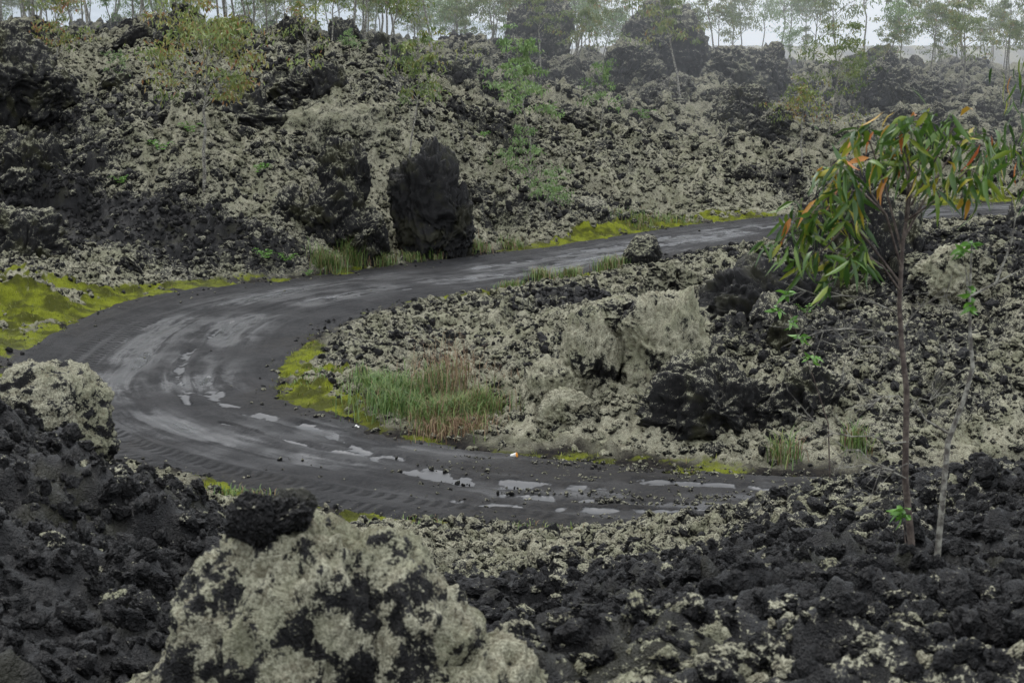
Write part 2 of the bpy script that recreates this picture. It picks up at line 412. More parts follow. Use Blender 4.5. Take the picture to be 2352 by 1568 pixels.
def boulder(name,parts,mat,sub=5,**kw):
    Vs=[];Fs=[];o=0
    for (seed,x,y,z0,sx,sy,sz,rot) in parts:
        V,Fc=rockV(seed,sub,**kw);V=V*np.array([sx,sy,sz]);V=rotz(V,rot)+np.array([x,y,z0])
        Vs.append(V);Fs.append(Fc+o);o+=len(V)
    V=np.concatenate(Vs);c=np.array([parts[0][1],parts[0][2],parts[0][3]])
    ob=new_mesh(name,V-c,np.concatenate(Fs),[mat]);ob.location=c
    return V
def variants(cname,mat,nv,sub,seed0,**kw):
    c=bpy.data.collections.new(cname)
    for i in range(nv):
        V,Fc=rockV(seed0+i,sub,**kw);V=V*np.array([1,.85+.1*(i%3),.62+.12*(i%2)])
        ob=new_mesh(f'{cname}_piece_{i}',V,Fc,[mat],link=False);c.objects.link(ob)
    return c
def scatter(name,P,rot,scl,coll,nv):
    ob=new_mesh(name,P,np.zeros((0,3),int),attrs={'rot':('POINT','FLOAT_VECTOR',rot.astype(np.float32)),'scl':('POINT','FLOAT_VECTOR',scl.astype(np.float32)),'pick':('POINT','INT',RNG.integers(0,nv,len(P)).astype(np.int32))})
    ng=bpy.data.node_groups.new(name+'_nodes','GeometryNodeTree')
    ng.interface.new_socket('Geometry',in_out='INPUT',socket_type='NodeSocketGeometry')
    ng.interface.new_socket('Geometry',in_out='OUTPUT',socket_type='NodeSocketGeometry')
    N=ng.nodes;L=ng.links
    gi=N.new('NodeGroupInput');go=N.new('NodeGroupOutput')
    ci=N.new('GeometryNodeCollectionInfo');ci.inputs['Collection'].default_value=coll
    ci.inputs['Separate Children'].default_value=True;ci.inputs['Reset Children'].default_value=True
    ip=N.new('GeometryNodeInstanceOnPoints');ip.inputs['Pick Instance'].default_value=True
    def na(nm,t):
        a=N.new('GeometryNodeInputNamedAttribute');a.data_type=t;a.inputs['Name'].default_value=nm
        return [o for o in a.outputs if o.enabled][0]
    L.new(gi.outputs[0],ip.inputs['Points'])
    L.new(ci.outputs[0],ip.inputs['Instance'])
    L.new(na('pick','INT'),ip.inputs['Instance Index'])
    er=N.new('FunctionNodeEulerToRotation')
    L.new(na('rot','FLOAT_VECTOR'),er.inputs[0]);L.new(er.outputs[0],ip.inputs['Rotation'])
    L.new(na('scl','FLOAT_VECTOR'),ip.inputs['Scale'])
    L.new(ip.outputs[0],go.inputs[0])
    md=ob.modifiers.new('scatter','NODES');md.node_group=ng
    return ob
kw=dict(cuts=8,rough=.30,pit=.24,freq=1.7,lo=.6,hi=.95)
C_l=variants('lichen_stones',M_l,6,4,100,**kw)
C_m=variants('mixed_stones',M_m,6,4,130,**kw)
C_b=variants('black_stones',M_b,8,4,160,**kw)
def band(y0,y1,dens,smin,smax,pw):
    area=(y1-y0)*(.4*(y0+y1)/2*2+12)
    N_=int(area*dens*1.15)
    y=RNG.uniform(y0,y1,N_);x=RNG.uniform(-1,1,N_)*(.40*y1+6)
    kp=np.abs(x)<.39*y+6;x=x[kp];y=y[kp]
    sz=smin+(smax-smin)*RNG.random(len(x))**pw
    return x,y,sz
bs=[band(2.5,14,125,.018,.095,2.6),band(14,28,75,.028,.12,2.8),band(28,58,45,.035,.16,3.4),band(58,84,30,.05,.22,3.6),band(84,128,8,.09,.42,3.2)]
x=np.concatenate([b[0] for b in bs]);y=np.concatenate([b[1] for b in bs]);sz=np.concatenate([b[2] for b in bs])
z,sd,e=field(x,y);ms=moss_f(x,y,e);cv=cov_f(x,y,z)
R=RNG.random(len(x))
kp=(e>-.15)&(R>ms*1.02)&((e>1.2)|(RNG.random(len(x))<.25+.25*np.clip(e,0,1)))
x,y,z,sz,cv,e=[q[kp] for q in (x,y,z,sz,cv,e)]
sz=np.where(e<1,sz*.6,sz)
z=np.where(e<.5,np.maximum(z,.02),z)
R=RNG.random(len(x))*.7+.15+ (fbm2(x/.9,y/.9,3,5)-.5)*.7
P=np.stack([x,y,z+sz*.06],1)
rot=RNG.uniform(0,6.28,(len(x),3))*np.array([.25,.25,1]);
scl=sz[:,None]*RNG.uniform(.7,1.35,(len(x),3))
R=np.where(e<.6,R+.35,R)
kl=R<cv-.14;kb=R>cv+.14;km=~(kl|kb)
scatter('lichen_covered_rubble',P[kl],rot[kl],scl[kl],C_l,6)
scatter('mixed_lava_rubble',P[km],rot[km],scl[km],C_m,6)
scatter('black_lava_rubble',P[kb],rot[kb],scl[kb],C_b,8)
print('stones',len(x),time.time()-T0)
# loose stones lying on road
N_=17000
x=RNG.uniform(-15,20,N_);y=RNG.uniform(24.5,80,N_)
x[:9000]=RNG.normal(3.0,3.6,9000);y[:9000]=RNG.uniform(25,30.5,9000)
s_=sdf(x,y);dn=fbm2(x/.9,y/.9,4,91)
pd=np.ones(N_)*9
for P_,w__ in PUD: pd=np.minimum(pd,polydist(x,y,P_)/w__)
kp=(s_<.5)&(pd>.9)&np.where(np.arange(N_)<9000,RNG.random(N_)<ss(.38,.58,dn)+.5*ss(-.7,.1,s_),RNG.random(N_)<ss(-1.5,.1,s_)*.95+.07)
x,y=x[kp],y[kp];sz=.008+.046*RNG.random(len(x))**4.5
scatter('loose_road_stones',np.stack([x,y,.035+sz*.1],1),RNG.uniform(0,6,(len(x),3)),sz[:,None]*RNG.uniform(.8,1.3,(len(x),3)),C_m,6)

# scattered bigger blocks on the slopes
kw2=dict(cuts=12,rough=.26,pit=.22,freq=1.2)
C_B=variants('slope_blocks_set',M_m,5,5,300,**kw2)
C_K=variants('dark_slope_blocks_set',M_dk,5,5,330,**kw2)
N_=850
y=RNG.uniform(30,126,N_);x=RNG.uniform(-1,1,N_)*(.4*y+6)
z,sd,e=field(x,y);kp=(e>2.5)&((RNG.random(N_)<.2)|(z>2.8))&~((x>5)&(y>50)&(y<80));x,y,z=x[kp],y[kp],z[kp]
sz=.22+1.0*RNG.random(len(x))**3+.25*(y>85)
dk=RNG.random(len(x))<.6
rt=RNG.uniform(0,6.28,(len(x),3))*np.array([.3,.3,1]);sl=sz[:,None]*RNG.uniform(.7,1.35,(len(x),3))
P=np.stack([x,y,z],1)
scatter('lichen_slope_blocks',P[~dk],rt[~dk],sl[~dk],C_B,5)
scatter('dark_slope_blocks',P[dk],rt[dk],sl[dk],C_K,5)

# ------------------------------------------------------------ named boulders
FB=boulder('foreground_boulder',[(11,-.90,5.6,6.26,.50,.5,.78,.3),(12,-.58,5.6,6.26,.42,.5,.66,1.),(13,-1.25,5.5,5.93,.42,.5,.58,2.),(14,-.18,5.5,6.0,.40,.45,.55,.5),(15,.03,5.4,5.83,.34,.4,.42,1.5)],M_fg,6,cuts=5,rough=.13,pit=.11,freq=1.5,lo=.75,hi=1.0)
def topz(V,x,y,r_=.07):
    m=(V[:,0]-x)**2+(V[:,1]-y)**2<r_*r_
    return V[m,2].max() if m.any() else 6.5
bx=-.90;by=5.5
zt=topz(FB,bx,by);zt2=topz(FB,-1.06,by-.05)
boulder('black_perched_rock',[(21,bx,by,zt+.045,.105,.10,.07,.3),(22,-1.05,by-.05,zt2+.01,.09,.10,.12,1.2),(23,-.98,by,min(zt,zt2+.08),.08,.09,.08,1.2)],M_blk,6,cuts=10,rough=.25,pit=.2)
boulder('roadside_boulder',[(25,-4.6,13.6,5.30,.62,.5,.54,.4)],M_fg,6,cuts=6,rough=.15,pit=.13,lo=.7,hi=1)
kb_=dict(cuts=9,rough=.2,pit=.17,lo=.65,hi=.95)
boulder('large_pale_boulder',[(31,3.7,34.4,1.35,1.2,1.2,1.6,.3),(32,1.9,34.2,1.0,.7,.8,1.35,1.1),(33,2.6,34.6,2.3,.95,.6,.5,.4),(34,1.0,33.8,.55,.8,.7,.85,2)],M_pale,6,**kb_)
boulder('small_pale_boulder',[(36,1.35,32.4,.45,.62,.5,.6,.3)],M_pale,6,**kb_)
kd_=dict(cuts=12,rough=.26,pit=.2)
boulder('dark_mossy_boulder',[(38,4.7,31.9,.5,1.5,.9,1.2,.1)],M_dk,6,**kd_)
boulder('dark_mossy_boulder',[(39,6.9,32.3,.5,1.3,.9,1.0,.8)],M_dk,6,**kd_)
boulder('black_outcrop',[(41,6.9,39.5,1.3,1.6,1.2,1.5,.3),(42,8.3,40,1.4,1.2,1.,1.2,1.)],M_blk,6,**kd_)
boulder('tall_dark_outcrop',[(44,10.0,41.5,2.4,1.6,1.3,2.5,.2),(45,11.5,42,2.1,1.4,1,2.0,1.),(46,9.0,41,1.6,1.5,1.2,1.6,2.)],M_dk,6,**kd_)
boulder('lichen_boulder',[(48,12.0,38,2.9,1.0,.8,.85,.3)],M_pale,6,**kb_)
boulder('balanced_boulder',[(51,5.25,57.2,.80,.80,.7,.90,.5)],M_m,6,cuts=14,rough=.10,pit=.08)
boulder('lichen_boulder',[(52,5.9,52.2,.3,.9,.8,.8,.5)],M_l,6,**kd_)
boulder('black_lava_block',[(55,-3.6,60.8,1.9,1.45,1.1,2.4,.4),(56,-2.6,61.2,1.0,1.2,1,1.6,1.),(57,-4.4,61.4,3.0,1.0,.9,1.2,2.)],M_blk,6,cuts=14,rough=.26,pit=.24)
boulder('dark_lava_stack',[(58,-7.6,58.9,1.4,1.5,1.3,2.1,.3),(59,-7.0,59.4,3.1,1.0,.9,1.9,1.1),(60,-9.3,59.4,1.4,1.7,1.1,1.5,2.),(61,-6.2,58.6,.8,1.2,1,1.5,2.5)],M_dk,6,**kd_)
boulder('lichen_mound',[(63,-8.6,68.5,4.0,2.8,2.2,2.1,.3)],M_l,6,rough=.2,pit=.16)
boulder('left_rock_mass',[(65,-20.0,60,2.8,1.6,1.3,2.2,.3)],M_dk,6,**kd_)
boulder('left_low_boulder',[(66,-18.6,52.9,1.4,1.8,1.2,1.5,.3)],M_dk,6,**kd_)
boulder('left_slope_crag',[(67,-23.8,66,7.2,2.2,2,2.6,.3),(167,-21.9,67,6.4,1.8,2,1.8,1.3)],M_dk,6,**kd_)
boulder('dark_slope_outcrop',[(68,-12.5,68,5.4,2.2,1.5,1.6,.3),(69,-10.2,70,6.4,2.0,1.3,1.5,1.)],M_dk,6,**kd_)
boulder('dark_slope_outcrop',[(268,15.5,96,4.3,1.9,1.5,1.7,.3)],M_dk,6,**kd_)
ks_=dict(cuts=12,rough=.24,pit=.2)
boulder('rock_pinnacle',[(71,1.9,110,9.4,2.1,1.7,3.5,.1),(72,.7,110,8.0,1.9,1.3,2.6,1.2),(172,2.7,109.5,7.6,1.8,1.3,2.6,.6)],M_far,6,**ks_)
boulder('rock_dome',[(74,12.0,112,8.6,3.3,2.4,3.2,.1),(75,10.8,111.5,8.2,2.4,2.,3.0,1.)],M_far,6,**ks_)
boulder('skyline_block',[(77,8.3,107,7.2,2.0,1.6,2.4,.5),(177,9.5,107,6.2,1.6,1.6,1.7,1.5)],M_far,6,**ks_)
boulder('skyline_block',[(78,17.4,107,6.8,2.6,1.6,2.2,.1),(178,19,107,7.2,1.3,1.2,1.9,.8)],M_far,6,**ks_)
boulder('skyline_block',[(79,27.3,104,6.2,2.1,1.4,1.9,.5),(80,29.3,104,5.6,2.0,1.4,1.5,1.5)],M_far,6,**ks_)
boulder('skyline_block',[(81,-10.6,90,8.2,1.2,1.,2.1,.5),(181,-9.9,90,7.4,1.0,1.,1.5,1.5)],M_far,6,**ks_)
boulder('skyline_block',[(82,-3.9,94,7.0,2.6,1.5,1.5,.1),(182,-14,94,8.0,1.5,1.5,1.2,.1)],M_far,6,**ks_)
boulder('skyline_block',[(83,17.0,92,3.6,1.9,1.2,1.6,.5)],M_dk,6,**ks_)
boulder('skyline_block',[(84,2.6,88,4.2,2.2,1.2,1.1,.1)],M_dk,6,**ks_)
print('boulders',time.time()-T0)

# ------------------------------------------------------------ plants
def leafmat(name,stops,rough=.45,trans=.25):
    k=NT(name);a=k.n('ShaderNodeAttribute',attribute_name='tint')
    cr=k.n('ShaderNodeValToRGB');el=cr.color_ramp.elements
    while len(el)<len(stops): el.new(.5)
    for e_,(p,c) in zip(el,stops): e_.position=p;e_.color=(*c,1)
    k.l(a.outputs['Fac'],cr.inputs[0]);k.l(cr.outputs[0],k.b.inputs['Base Color'])
    k.b.inputs['Roughness'].default_value=rough
    if trans>0:
        tb=k.n('ShaderNodeBsdfTranslucent');k.l(cr.outputs[0],tb.inputs[0])
        mx=k.n('ShaderNodeMixShader');mx.inputs[0].default_value=trans
        k.l(k.b.outputs[0],mx.inputs[1]);k.l(tb.outputs[0],mx.inputs[2])
        k.l(mx.outputs[0],k.N['Material Output'].inputs[0])
    return k.m
def barkmat(name,c1,c2):
    k=NT(name);tc=k.n('ShaderNodeTexCoord').outputs['Object']
    k.l(k.mix(k.mr(k.noise(tc,14,5,.7),.4,.62),c1,c2),k.b.inputs['Base Color']);k.b.inputs['Roughness'].default_value=.8
    k.l(k.bump(k.noise(tc,60,3),.5,.01),k.b.inputs['Normal']);return k.m
M_lf=leafmat('eucalyptus_leaves',[(0,(.055,.09,.028)),(.45,(.125,.18,.05)),(.75,(.21,.25,.07)),(.92,(.28,.22,.07)),(1,(.26,.12,.05))],.45,.2)
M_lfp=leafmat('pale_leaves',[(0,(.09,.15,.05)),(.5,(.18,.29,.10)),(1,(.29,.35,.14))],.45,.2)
M_lfn=leafmat('near_leaves',[(0,(.035,.08,.018)),(.5,(.085,.165,.024)),(.75,(.18,.24,.03)),(.89,(.40,.35,.04)),(.96,(.48,.19,.03)),(1,(.42,.10,.04))],.3)
M_lfg=leafmat('fresh_leaves',[(0,(.06,.16,.02)),(1,(.16,.34,.05))],.35)
M_gr=leafmat('grass_blades',[(0,(.06,.11,.03)),(.5,(.14,.24,.06)),(.8,(.24,.28,.09)),(1,(.30,.24,.12))],.5,.2)
M_dry=leafmat('dry_grass',[(0,(.14,.09,.05)),(1,(.30,.20,.12))],.7,.1)
M_bk=barkmat('grey_bark',(.08,.07,.06),(.34,.33,.28))
M_bkb=barkmat('brown_bark',(.05,.035,.03),(.14,.11,.09))
class MB:
    def __init__(s): s.V=[];s.F=[];s.m=[];s.t=[]
    def tube(s,P,R,mat=0,k=6):
        P=[np.array(p,float) for p in P];o=len(s.V)
        for i,p in enumerate(P):
            d=P[min(i+1,len(P)-1)]-P[max(i-1,0)];d/=np.linalg.norm(d)+1e-9
            u=np.cross(d,[0,1,0.3]);u/=np.linalg.norm(u)+1e-9;v=np.cross(d,u)
            for j in range(k):
                a=2*math.pi*j/k;s.V.append(p+R[i]*(math.cos(a)*u+math.sin(a)*v))
        for i in range(len(P)-1):
            for j in range(k):
                a=o+i*k+j;b=o+i*k+(j+1)%k
                s.F.append((a,b,b+k,a+k));s.m.append(mat);s.t.append(.5)
    def leaf(s,p,d,L,w,tint,mat=1,big=False,curl=.15,rg=RNG):
        p=np.array(p,float);d=np.array(d,float);d/=np.linalg.norm(d)
        u=np.cross(d,rg.normal(size=3));u/=np.linalg.norm(u)+1e-9;nn=np.cross(u,d)
        o=len(s.V)
        if not big:
            s.V+= [p,p+d*L*.45+u*w,p+d*L,p+d*L*.45-u*w]
            s.F.append((o,o+1,o+2,o+3));s.m.append(mat);s.t.append(tint)
        else:
            def c(tt): return p+d*L*tt+nn*curl*L*math.sin(tt*3)*.6+np.array([0,0,-curl*L*tt*tt])
            f=nn*w*.35
            s.V+= [p,c(.25)+u*w*.8+f,c(.25),c(.25)-u*w*.8+f,c(.6)+u*w*.75+f,c(.6),c(.6)-u*w*.75+f,c(1)]
            fs=[(0,1,2),(0,2,3),(1,4,5,2),(2,5,6,3),(4,7,5),(5,7,6)]
            for q in fs: s.F.append(tuple(o+i for i in q));s.m.append(mat);s.t.append(tint)
    def build(s,name,mats,loc=(0,0,0),link=True):
        ob=new_mesh(name,np.array(s.V),s.F,mats,s.m,smooth=True,attrs={'tint':('FACE','FLOAT',np.array(s.t,np.float32))},link=link)
        ob.location=loc;return ob
def tree(seed,H,spread,cb=.45,ncl=14,lpc=60,leaf=.16,bare=.0,lean=.1,trunk=.05,tintb=0,clr=.38):
    rg=np.random.default_rng(seed);b=MB()
    n_=9;pts=[];cx=cy=0;lx,ly=rg.normal(size=2)*lean
    for i in range(n_):
        pts.append((cx,cy,H*.93*i/(n_-1)-.3*(i==0)));cx+=lx*H/n_+rg.normal()*H*.012;cy+=ly*H/n_+rg.normal()*H*.012
    rad=[trunk*(1-.8*i/(n_-1)) for i in range(n_)];b.tube(pts,rad,0,6)
    pts=np.array(pts)
    for c in range(ncl):
        f=cb+(1-cb)*((c+rg.random())/ncl);h=f*.98*(n_-1);i=int(min(h,n_-2));p0=pts[i]+(pts[i+1]-pts[i])*(h-i)
        az=c*2.4+rg.normal()*.5;g=(f-cb)/(1-cb)
        L=spread*(.5+.75*rg.random())*(1.05-.6*g**1.5)
        up=.35+.6*rg.random()+g*.5
        d=np.array([math.cos(az),math.sin(az),up]);d/=np.linalg.norm(d)
        p1=p0+d*L*.5+np.array([0,0,.05*L]);p2=p0+d*L+np.array([math.cos(az)*.1*L,math.sin(az)*.1*L,-.05*L])
        r0=trunk*(1-.75*f)*.6;b.tube([p0,p1,p2],[r0,r0*.6,r0*.3],0,4)
        for sub in range(4):
            q=p1+(p2-p1)*(.2+.9*rg.random())+rg.normal(size=3)*L*.22
            b.tube([p1+(p2-p1)*.3*sub/3,q],[r0*.4,r0*.15],0,3)
            tb=rg.random()
            for j in range(int(lpc/4)):
                o=rg.normal(size=3)*np.array([clr,clr,clr*.4])*L*.5
                dd=rg.normal(size=3)*.55+np.array([0,0,-.9])
                ti=np.clip(.42*tb+.35*rg.random()+tintb+(.25 if rg.random()<.06 else 0),0,1)
                b.leaf(q+o,dd,leaf*(.7+.6*rg.random()),leaf*.16,ti,rg=rg)
    return b
C_T=bpy.data.collections.new('distant_tree_set')
for i in range(8):
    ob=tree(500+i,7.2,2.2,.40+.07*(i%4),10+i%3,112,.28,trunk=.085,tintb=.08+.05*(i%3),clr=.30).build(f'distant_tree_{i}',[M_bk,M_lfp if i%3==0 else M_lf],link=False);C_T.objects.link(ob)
N_=235
y=RNG.uniform(90,150,N_);x=RNG.uniform(-.42,.42,N_)*y
y=np.where(x/y<-.12,y-10,y)
z=field(x,y)[0]
kp=(z>4.2)&~((y<113)&(x>-1)&(x<22)&(RNG.random(N_)<.8));x,y,z=x[kp],y[kp],z[kp];sc1=RNG.uniform(.6,1.3,len(x))
rt=np.zeros((len(x),3));rt[:,2]=RNG.uniform(0,6.28,len(x));rt[:,:2]=RNG.normal(0,.05,(len(x),2))
scatter('distant_eucalyptus_trees',np.stack([x,y,z-.1],1),rt,np.repeat(sc1[:,None],3,1),C_T,8)
def put_tree(x,y,b,mats,name='eucalyptus_tree'):
    return b.build(name,mats,(x,y,gz(x,y)))
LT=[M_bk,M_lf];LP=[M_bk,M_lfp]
put_tree(-13.0,60,tree(601,7.2,3.2,.5,17,190,.25,lean=.03,trunk=.085,tintb=.30,clr=.30),LT)
put_tree(-4.7,66,tree(602,7.6,1.8,.6,12,96,.24,trunk=.06,tintb=.15),LT)
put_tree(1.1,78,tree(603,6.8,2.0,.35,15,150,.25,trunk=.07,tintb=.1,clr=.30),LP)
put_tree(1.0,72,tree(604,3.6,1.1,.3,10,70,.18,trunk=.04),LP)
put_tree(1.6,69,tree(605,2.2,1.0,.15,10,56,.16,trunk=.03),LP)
put_tree(17.0,84,tree(606,5.6,1.9,.5,12,90,.24,trunk=.06,tintb=.3),LT)
put_tree(-10.0,72,tree(607,5.4,1.2,.45,9,66,.2,trunk=.05,tintb=.3),LT)
put_tree(-22,70,tree(608,5.4,2.0,.4,13,90,.22,trunk=.05,tintb=.35),LT)
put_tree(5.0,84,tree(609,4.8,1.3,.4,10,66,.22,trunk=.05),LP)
put_tree(19.8,90,tree(610,6.8,2.4,.4,14,120,.26,trunk=.07,tintb=.12),LT)
put_tree(-7.0,82,tree(611,6.8,1.9,.5,13,110,.26,trunk=.07,tintb=.1,clr=.3),LT)
put_tree(-10.5,84,tree(612,6.0,1.6,.5,11,90,.26,trunk=.06,tintb=.2,clr=.3),LT)
print('trees',time.time()-T0)

def near_tree():
    rg=np.random.default_rng(77);b=MB()
    tr=[(2.70,9.0,5.2),(2.66,9.0,5.75),(2.60,9.02,6.19),(2.57,9.0,6.79),(2.52,9.0,7.1),(2.49,9.0,7.36),(2.49,9.0,7.75),(2.53,9.02,8.1),(2.62,9.0,8.4)]
    b.tube(tr,[.028,.025,.022,.019,.017,.016,.013,.010,.005],0,8)
    br=[[(2.49,9,7.6),(2.35,8.9,7.95),(2.15,8.85,8.2),(1.98,8.8,8.28),(1.9,8.8,8.15)],
        [(2.49,9,7.7),(2.4,9.15,8.1),(2.3,9.2,8.38),(2.2,9.2,8.48)],
        [(2.5,9,7.9),(2.45,8.8,8.25),(2.35,8.7,8.5),(2.42,8.7,8.55)],
        [(2.5,9,7.8),(2.7,9.1,8.15),(2.85,9.1,8.4),(3.0,9.1,8.45)],
        [(2.53,9,8.0),(2.66,8.9,8.35),(2.75,8.85,8.55)],
        [(2.49,9,7.5),(2.3,9.1,7.75),(2.05,9.15,7.95),(1.82,9.1,7.9),(1.74,9.1,7.75)],
        [(2.49,9,7.45),(2.35,8.9,7.62),(2.15,8.85,7.75),(2.03,8.8,7.66)],
        [(2.53,9,8.05),(2.5,9.2,8.35),(2.6,9.3,8.55)],
        [(2.5,9,7.9),(2.62,8.8,8.05),(2.8,8.75,8.25),(2.9,8.75,8.2)],
        [(2.35,8.9,7.95),(2.2,9.0,8.1),(2.0,9.0,8.05),(1.9,9,7.95)],
        [(2.3,9.1,7.75),(2.15,9.0,7.9),(2.0,8.95,7.75),(1.85,8.95,7.6)]]
    for q in br:
        q=[np.array(a) for a in q];rr=np.linspace(.009,.003,len(q));b.tube(q,rr,0,5)
        L=len(q)
        for cl in range(8):
            tt=(.35+.7*(cl+rg.random())/8)*(L-1);tt=min(tt,L-1.001);i=int(tt);p=q[i]+(q[i+1]-q[i])*(tt-i)
            cc=p+rg.normal(size=3)*np.array([.09,.08,.06]);b.tube([p,cc],[.003,.002],0,3)
            for j in range(6):
                p2=cc+rg.normal(size=3)*np.array([.025,.025,.025])
                dd=np.array([rg.normal()*.5-.08,rg.normal()*.45,-1.0+abs(rg.normal())*.55])
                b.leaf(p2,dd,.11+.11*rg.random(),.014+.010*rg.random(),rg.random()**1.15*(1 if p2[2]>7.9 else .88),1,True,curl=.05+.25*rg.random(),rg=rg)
    for a,dx,L in [(7.3,-1,.7),(7.15,-1,.75),(7.0,-1,.5),(6.3,-1,.6),(6.45,-1,.75),(6.6,1,.3),(6.2,-1,.45),(7.2,1,.3),(6.7,-1,.35)]:
        i=min(range(len(tr)),key=lambda i:abs(tr[i][2]-a));x0=tr[i][0]
        p=np.array([x0,9,a]);pts=[p]
        for s_ in range(6):
            p=p+np.array([dx*L/6,rg.normal()*.03,.03+rg.normal()*.035]);pts.append(p)
        b.tube(pts,np.linspace(.006,.002,7),2,4)
        for s_ in range(12):
            k_=rg.integers(1,6);q1=pts[k_]+np.array([dx*.16*rg.random()-.02,rg.normal()*.06,rg.normal()*.10]);b.tube([pts[k_],q1],[.0030,.0015],2,3)
            b.tube([q1,q1+rg.normal(size=3)*.05],[.002,.001],2,3)
    return b.build('drooping_leaf_tree',[M_bkb,M_lfn,M_bk])
near_tree()
def sapling(name,path,r0,leafpos,nl,mats,Ll=.07,w=.02,twigs=()):
    rg=np.random.default_rng(len(name)+nl);b=MB()
    b.tube(path,np.linspace(r0,r0*.25,len(path)),0,7)
    for t_ in twigs: b.tube(t_,np.linspace(r0*.4,r0*.1,len(t_)),0,4)
    for lp in leafpos:
        for j in range(nl):
            a=rg.random()*6.28;dd=np.array([math.cos(a),math.sin(a),rg.normal()*.45-.1])
            b.leaf(np.array(lp)+rg.normal(size=3)*.015,dd,Ll*(.7+.6*rg.random()),w,rg.random(),1,True,rg=rg)
    return b.build(name,mats)
sapling('pale_bark_sapling',[(2.83,9,5.15),(2.84,9,5.7),(2.86,9,6.45),(2.95,9,6.75),(2.99,9,6.95),(2.96,9,7.15),(2.94,9,7.4),(2.93,9,7.75)],.024,[(2.93,9,7.75),(2.94,9,7.45),(2.95,9,7.35),(2.88,9,7.72)],8,[M_bk,M_lfg],twigs=[[(2.95,9,7.42),(3.1,9,7.5),(3.3,9.1,7.58)],[(2.93,9,7.45),(2.9,9,7.6)],[(3.1,9,7.5),(3.18,9,7.75),(3.2,9,7.95)],[(2.87,9,6.5),(2.7,9,6.6),(2.6,9,6.75)]])
sapling('green_shoot',[(2.62,8.9,5.5),(2.58,8.88,5.85),(2.55,8.88,6.0)],.006,[(2.55,8.88,6.0),(2.57,8.88,5.98)],7,[M_bkb,M_lfg],.10)
sapling('green_shoot',[(4.7,20,2.2),(4.6,20,3.6),(4.35,20,4.3),(4.1,20,4.9),(3.9,20,5.5)],.012,[(3.9,20,5.5),(3.8,20,5.3),(4.15,20,4.9),(4.3,20,4.6),(4.0,20,5.1)],8,[M_bkb,M_lfg],.16,.035)
def side_tree():
    rg=np.random.default_rng(5);b=MB()
    b.tube([(6.3,14,3.6),(6.2,14,6),(6.0,14,7.6),(5.9,14,8.8),(5.8,14,9.8)],[.06,.05,.04,.03,.015],0,7)
    for e_ in [(4.9,13.8,8.2),(4.75,14,7.9),(5.0,14.2,8.6),(5.1,13.7,7.7),(5.3,14,9.0),(6.8,14,9),(6.9,14.3,8.2),(5.6,14.5,9.2),(6.2,13.6,9.4)]:
        e_=np.array(e_);p0=np.array([5.95,14,e_[2]-.5]);mid=(p0+e_)/2+np.array([0,0,.18]);b.tube([p0,mid,e_],[.015,.009,.004],0,4)
        for j in range(90):
            tt=rg.random();p=(mid+(e_-mid)*tt)+rg.normal(size=3)*np.array([.18,.18,.16])
            b.leaf(p,(rg.normal()*.4,rg.normal()*.4,-1),.15+.08*rg.random(),.017,rg.random()**1.1,1,True,rg=rg)
    return b.build('drooping_leaf_tree',[M_bkb,M_lfn])
side_tree()

def tussock(name,x,y,rad,n_,h,mats,w=.008,tl=0,th=1,dry=0,ry=None):
    rg=np.random.default_rng(int(abs(x*100+y*10)));b=MB();z0=None
    ry=ry or rad
    px=x+rg.normal(size=n_)*rad*.5;py=y+rg.normal(size=n_)*ry*.5;pz=field(px,py)[0]
    for i in range(n_):
        a=rg.random()*6.28;l=h*(.5+.7*rg.random());be=l*(.25+.5*rg.random())
        p=np.array([px[i]-x,py[i]-y,pz[i]-.03]);d=np.array([math.cos(a),math.sin(a),0])
        side=np.array([-d[1],d[0],0])*w
        o=len(b.V);q1=p+d*be*.3+np.array([0,0,l*.6]);q2=p+d*be+np.array([0,0,l*(.95-.35*be/l)])
        b.V+= [p-side,p+side,q1+side*.8,q1-side*.8,q2]
        b.F+=[(o,o+1,o+2,o+3),(o+3,o+2,o+4)]
        m=1 if rg.random()<dry else 0
        t_=tl+(th-tl)*rg.random();b.m+=[m,m];b.t+=[t_,t_]
    ob=b.build(name,mats,(x,y,0));return ob
GM=[M_gr,M_dry]
tussock('grass_tussock',-2.6,34.6,1.2,1900,.70,GM,.011,0,.8,.08)
tussock('grass_tussock',-1.7,33.4,.8,1500,.66,GM,.010,0,.9,.25)
tussock('grass_tussock',-3.5,36.2,.7,800,.55,GM,.010,0,.8,.05)
tussock('grass_tussock',-1.4,32.5,.9,1300,.40,GM,.010,.2,1,.75)
tussock('grass_tussock',-.9,33.8,.8,900,.60,GM,.010,.1,1,.2)
tussock('dry_grass_stems',-1.6,34.6,.9,170,1.7,[M_dry,M_dry],.006,0,1)
tussock('dry_grass_stems',-1.3,37.5,1.6,420,.5,[M_dry,M_dry],.008,0,1)
for (x,y,r_,n_,h) in [(-7.4,56.5,.6,500,.9),(-6.5,57.8,.5,450,1.0),(-5.3,58.3,.5,260,.6),(-3.3,60.1,.5,400,.9),(-4.2,59.3,.5,240,.5),(-1.6,61.8,.6,300,.6),(0,63.2,.5,220,.5),
    (1.1,53.7,.5,340,.7),(2.3,54.9,.5,340,.6),(3.8,56.3,.5,340,.7),(4.5,57.0,.4,200,.6),(6,70.5,1.2,400,.5),(8,72.5,1.2,400,.45),(5.9,29.8,.35,120,.7),(7.6,30.2,.35,150,.6),(-5.2,38.3,.5,240,.18),(-5.5,37.2,.5,240,.14),(-1.5,25,.8,300,.2),(-5.5,27.3,.8,260,.25),(0,52.6,.6,260,.4),(.5,25,.9,300,.15)]:
    tussock('grass_tussock',x,y,r_,n_,h,GM,.012,0,.9,.25)
b=MB();N_=26000
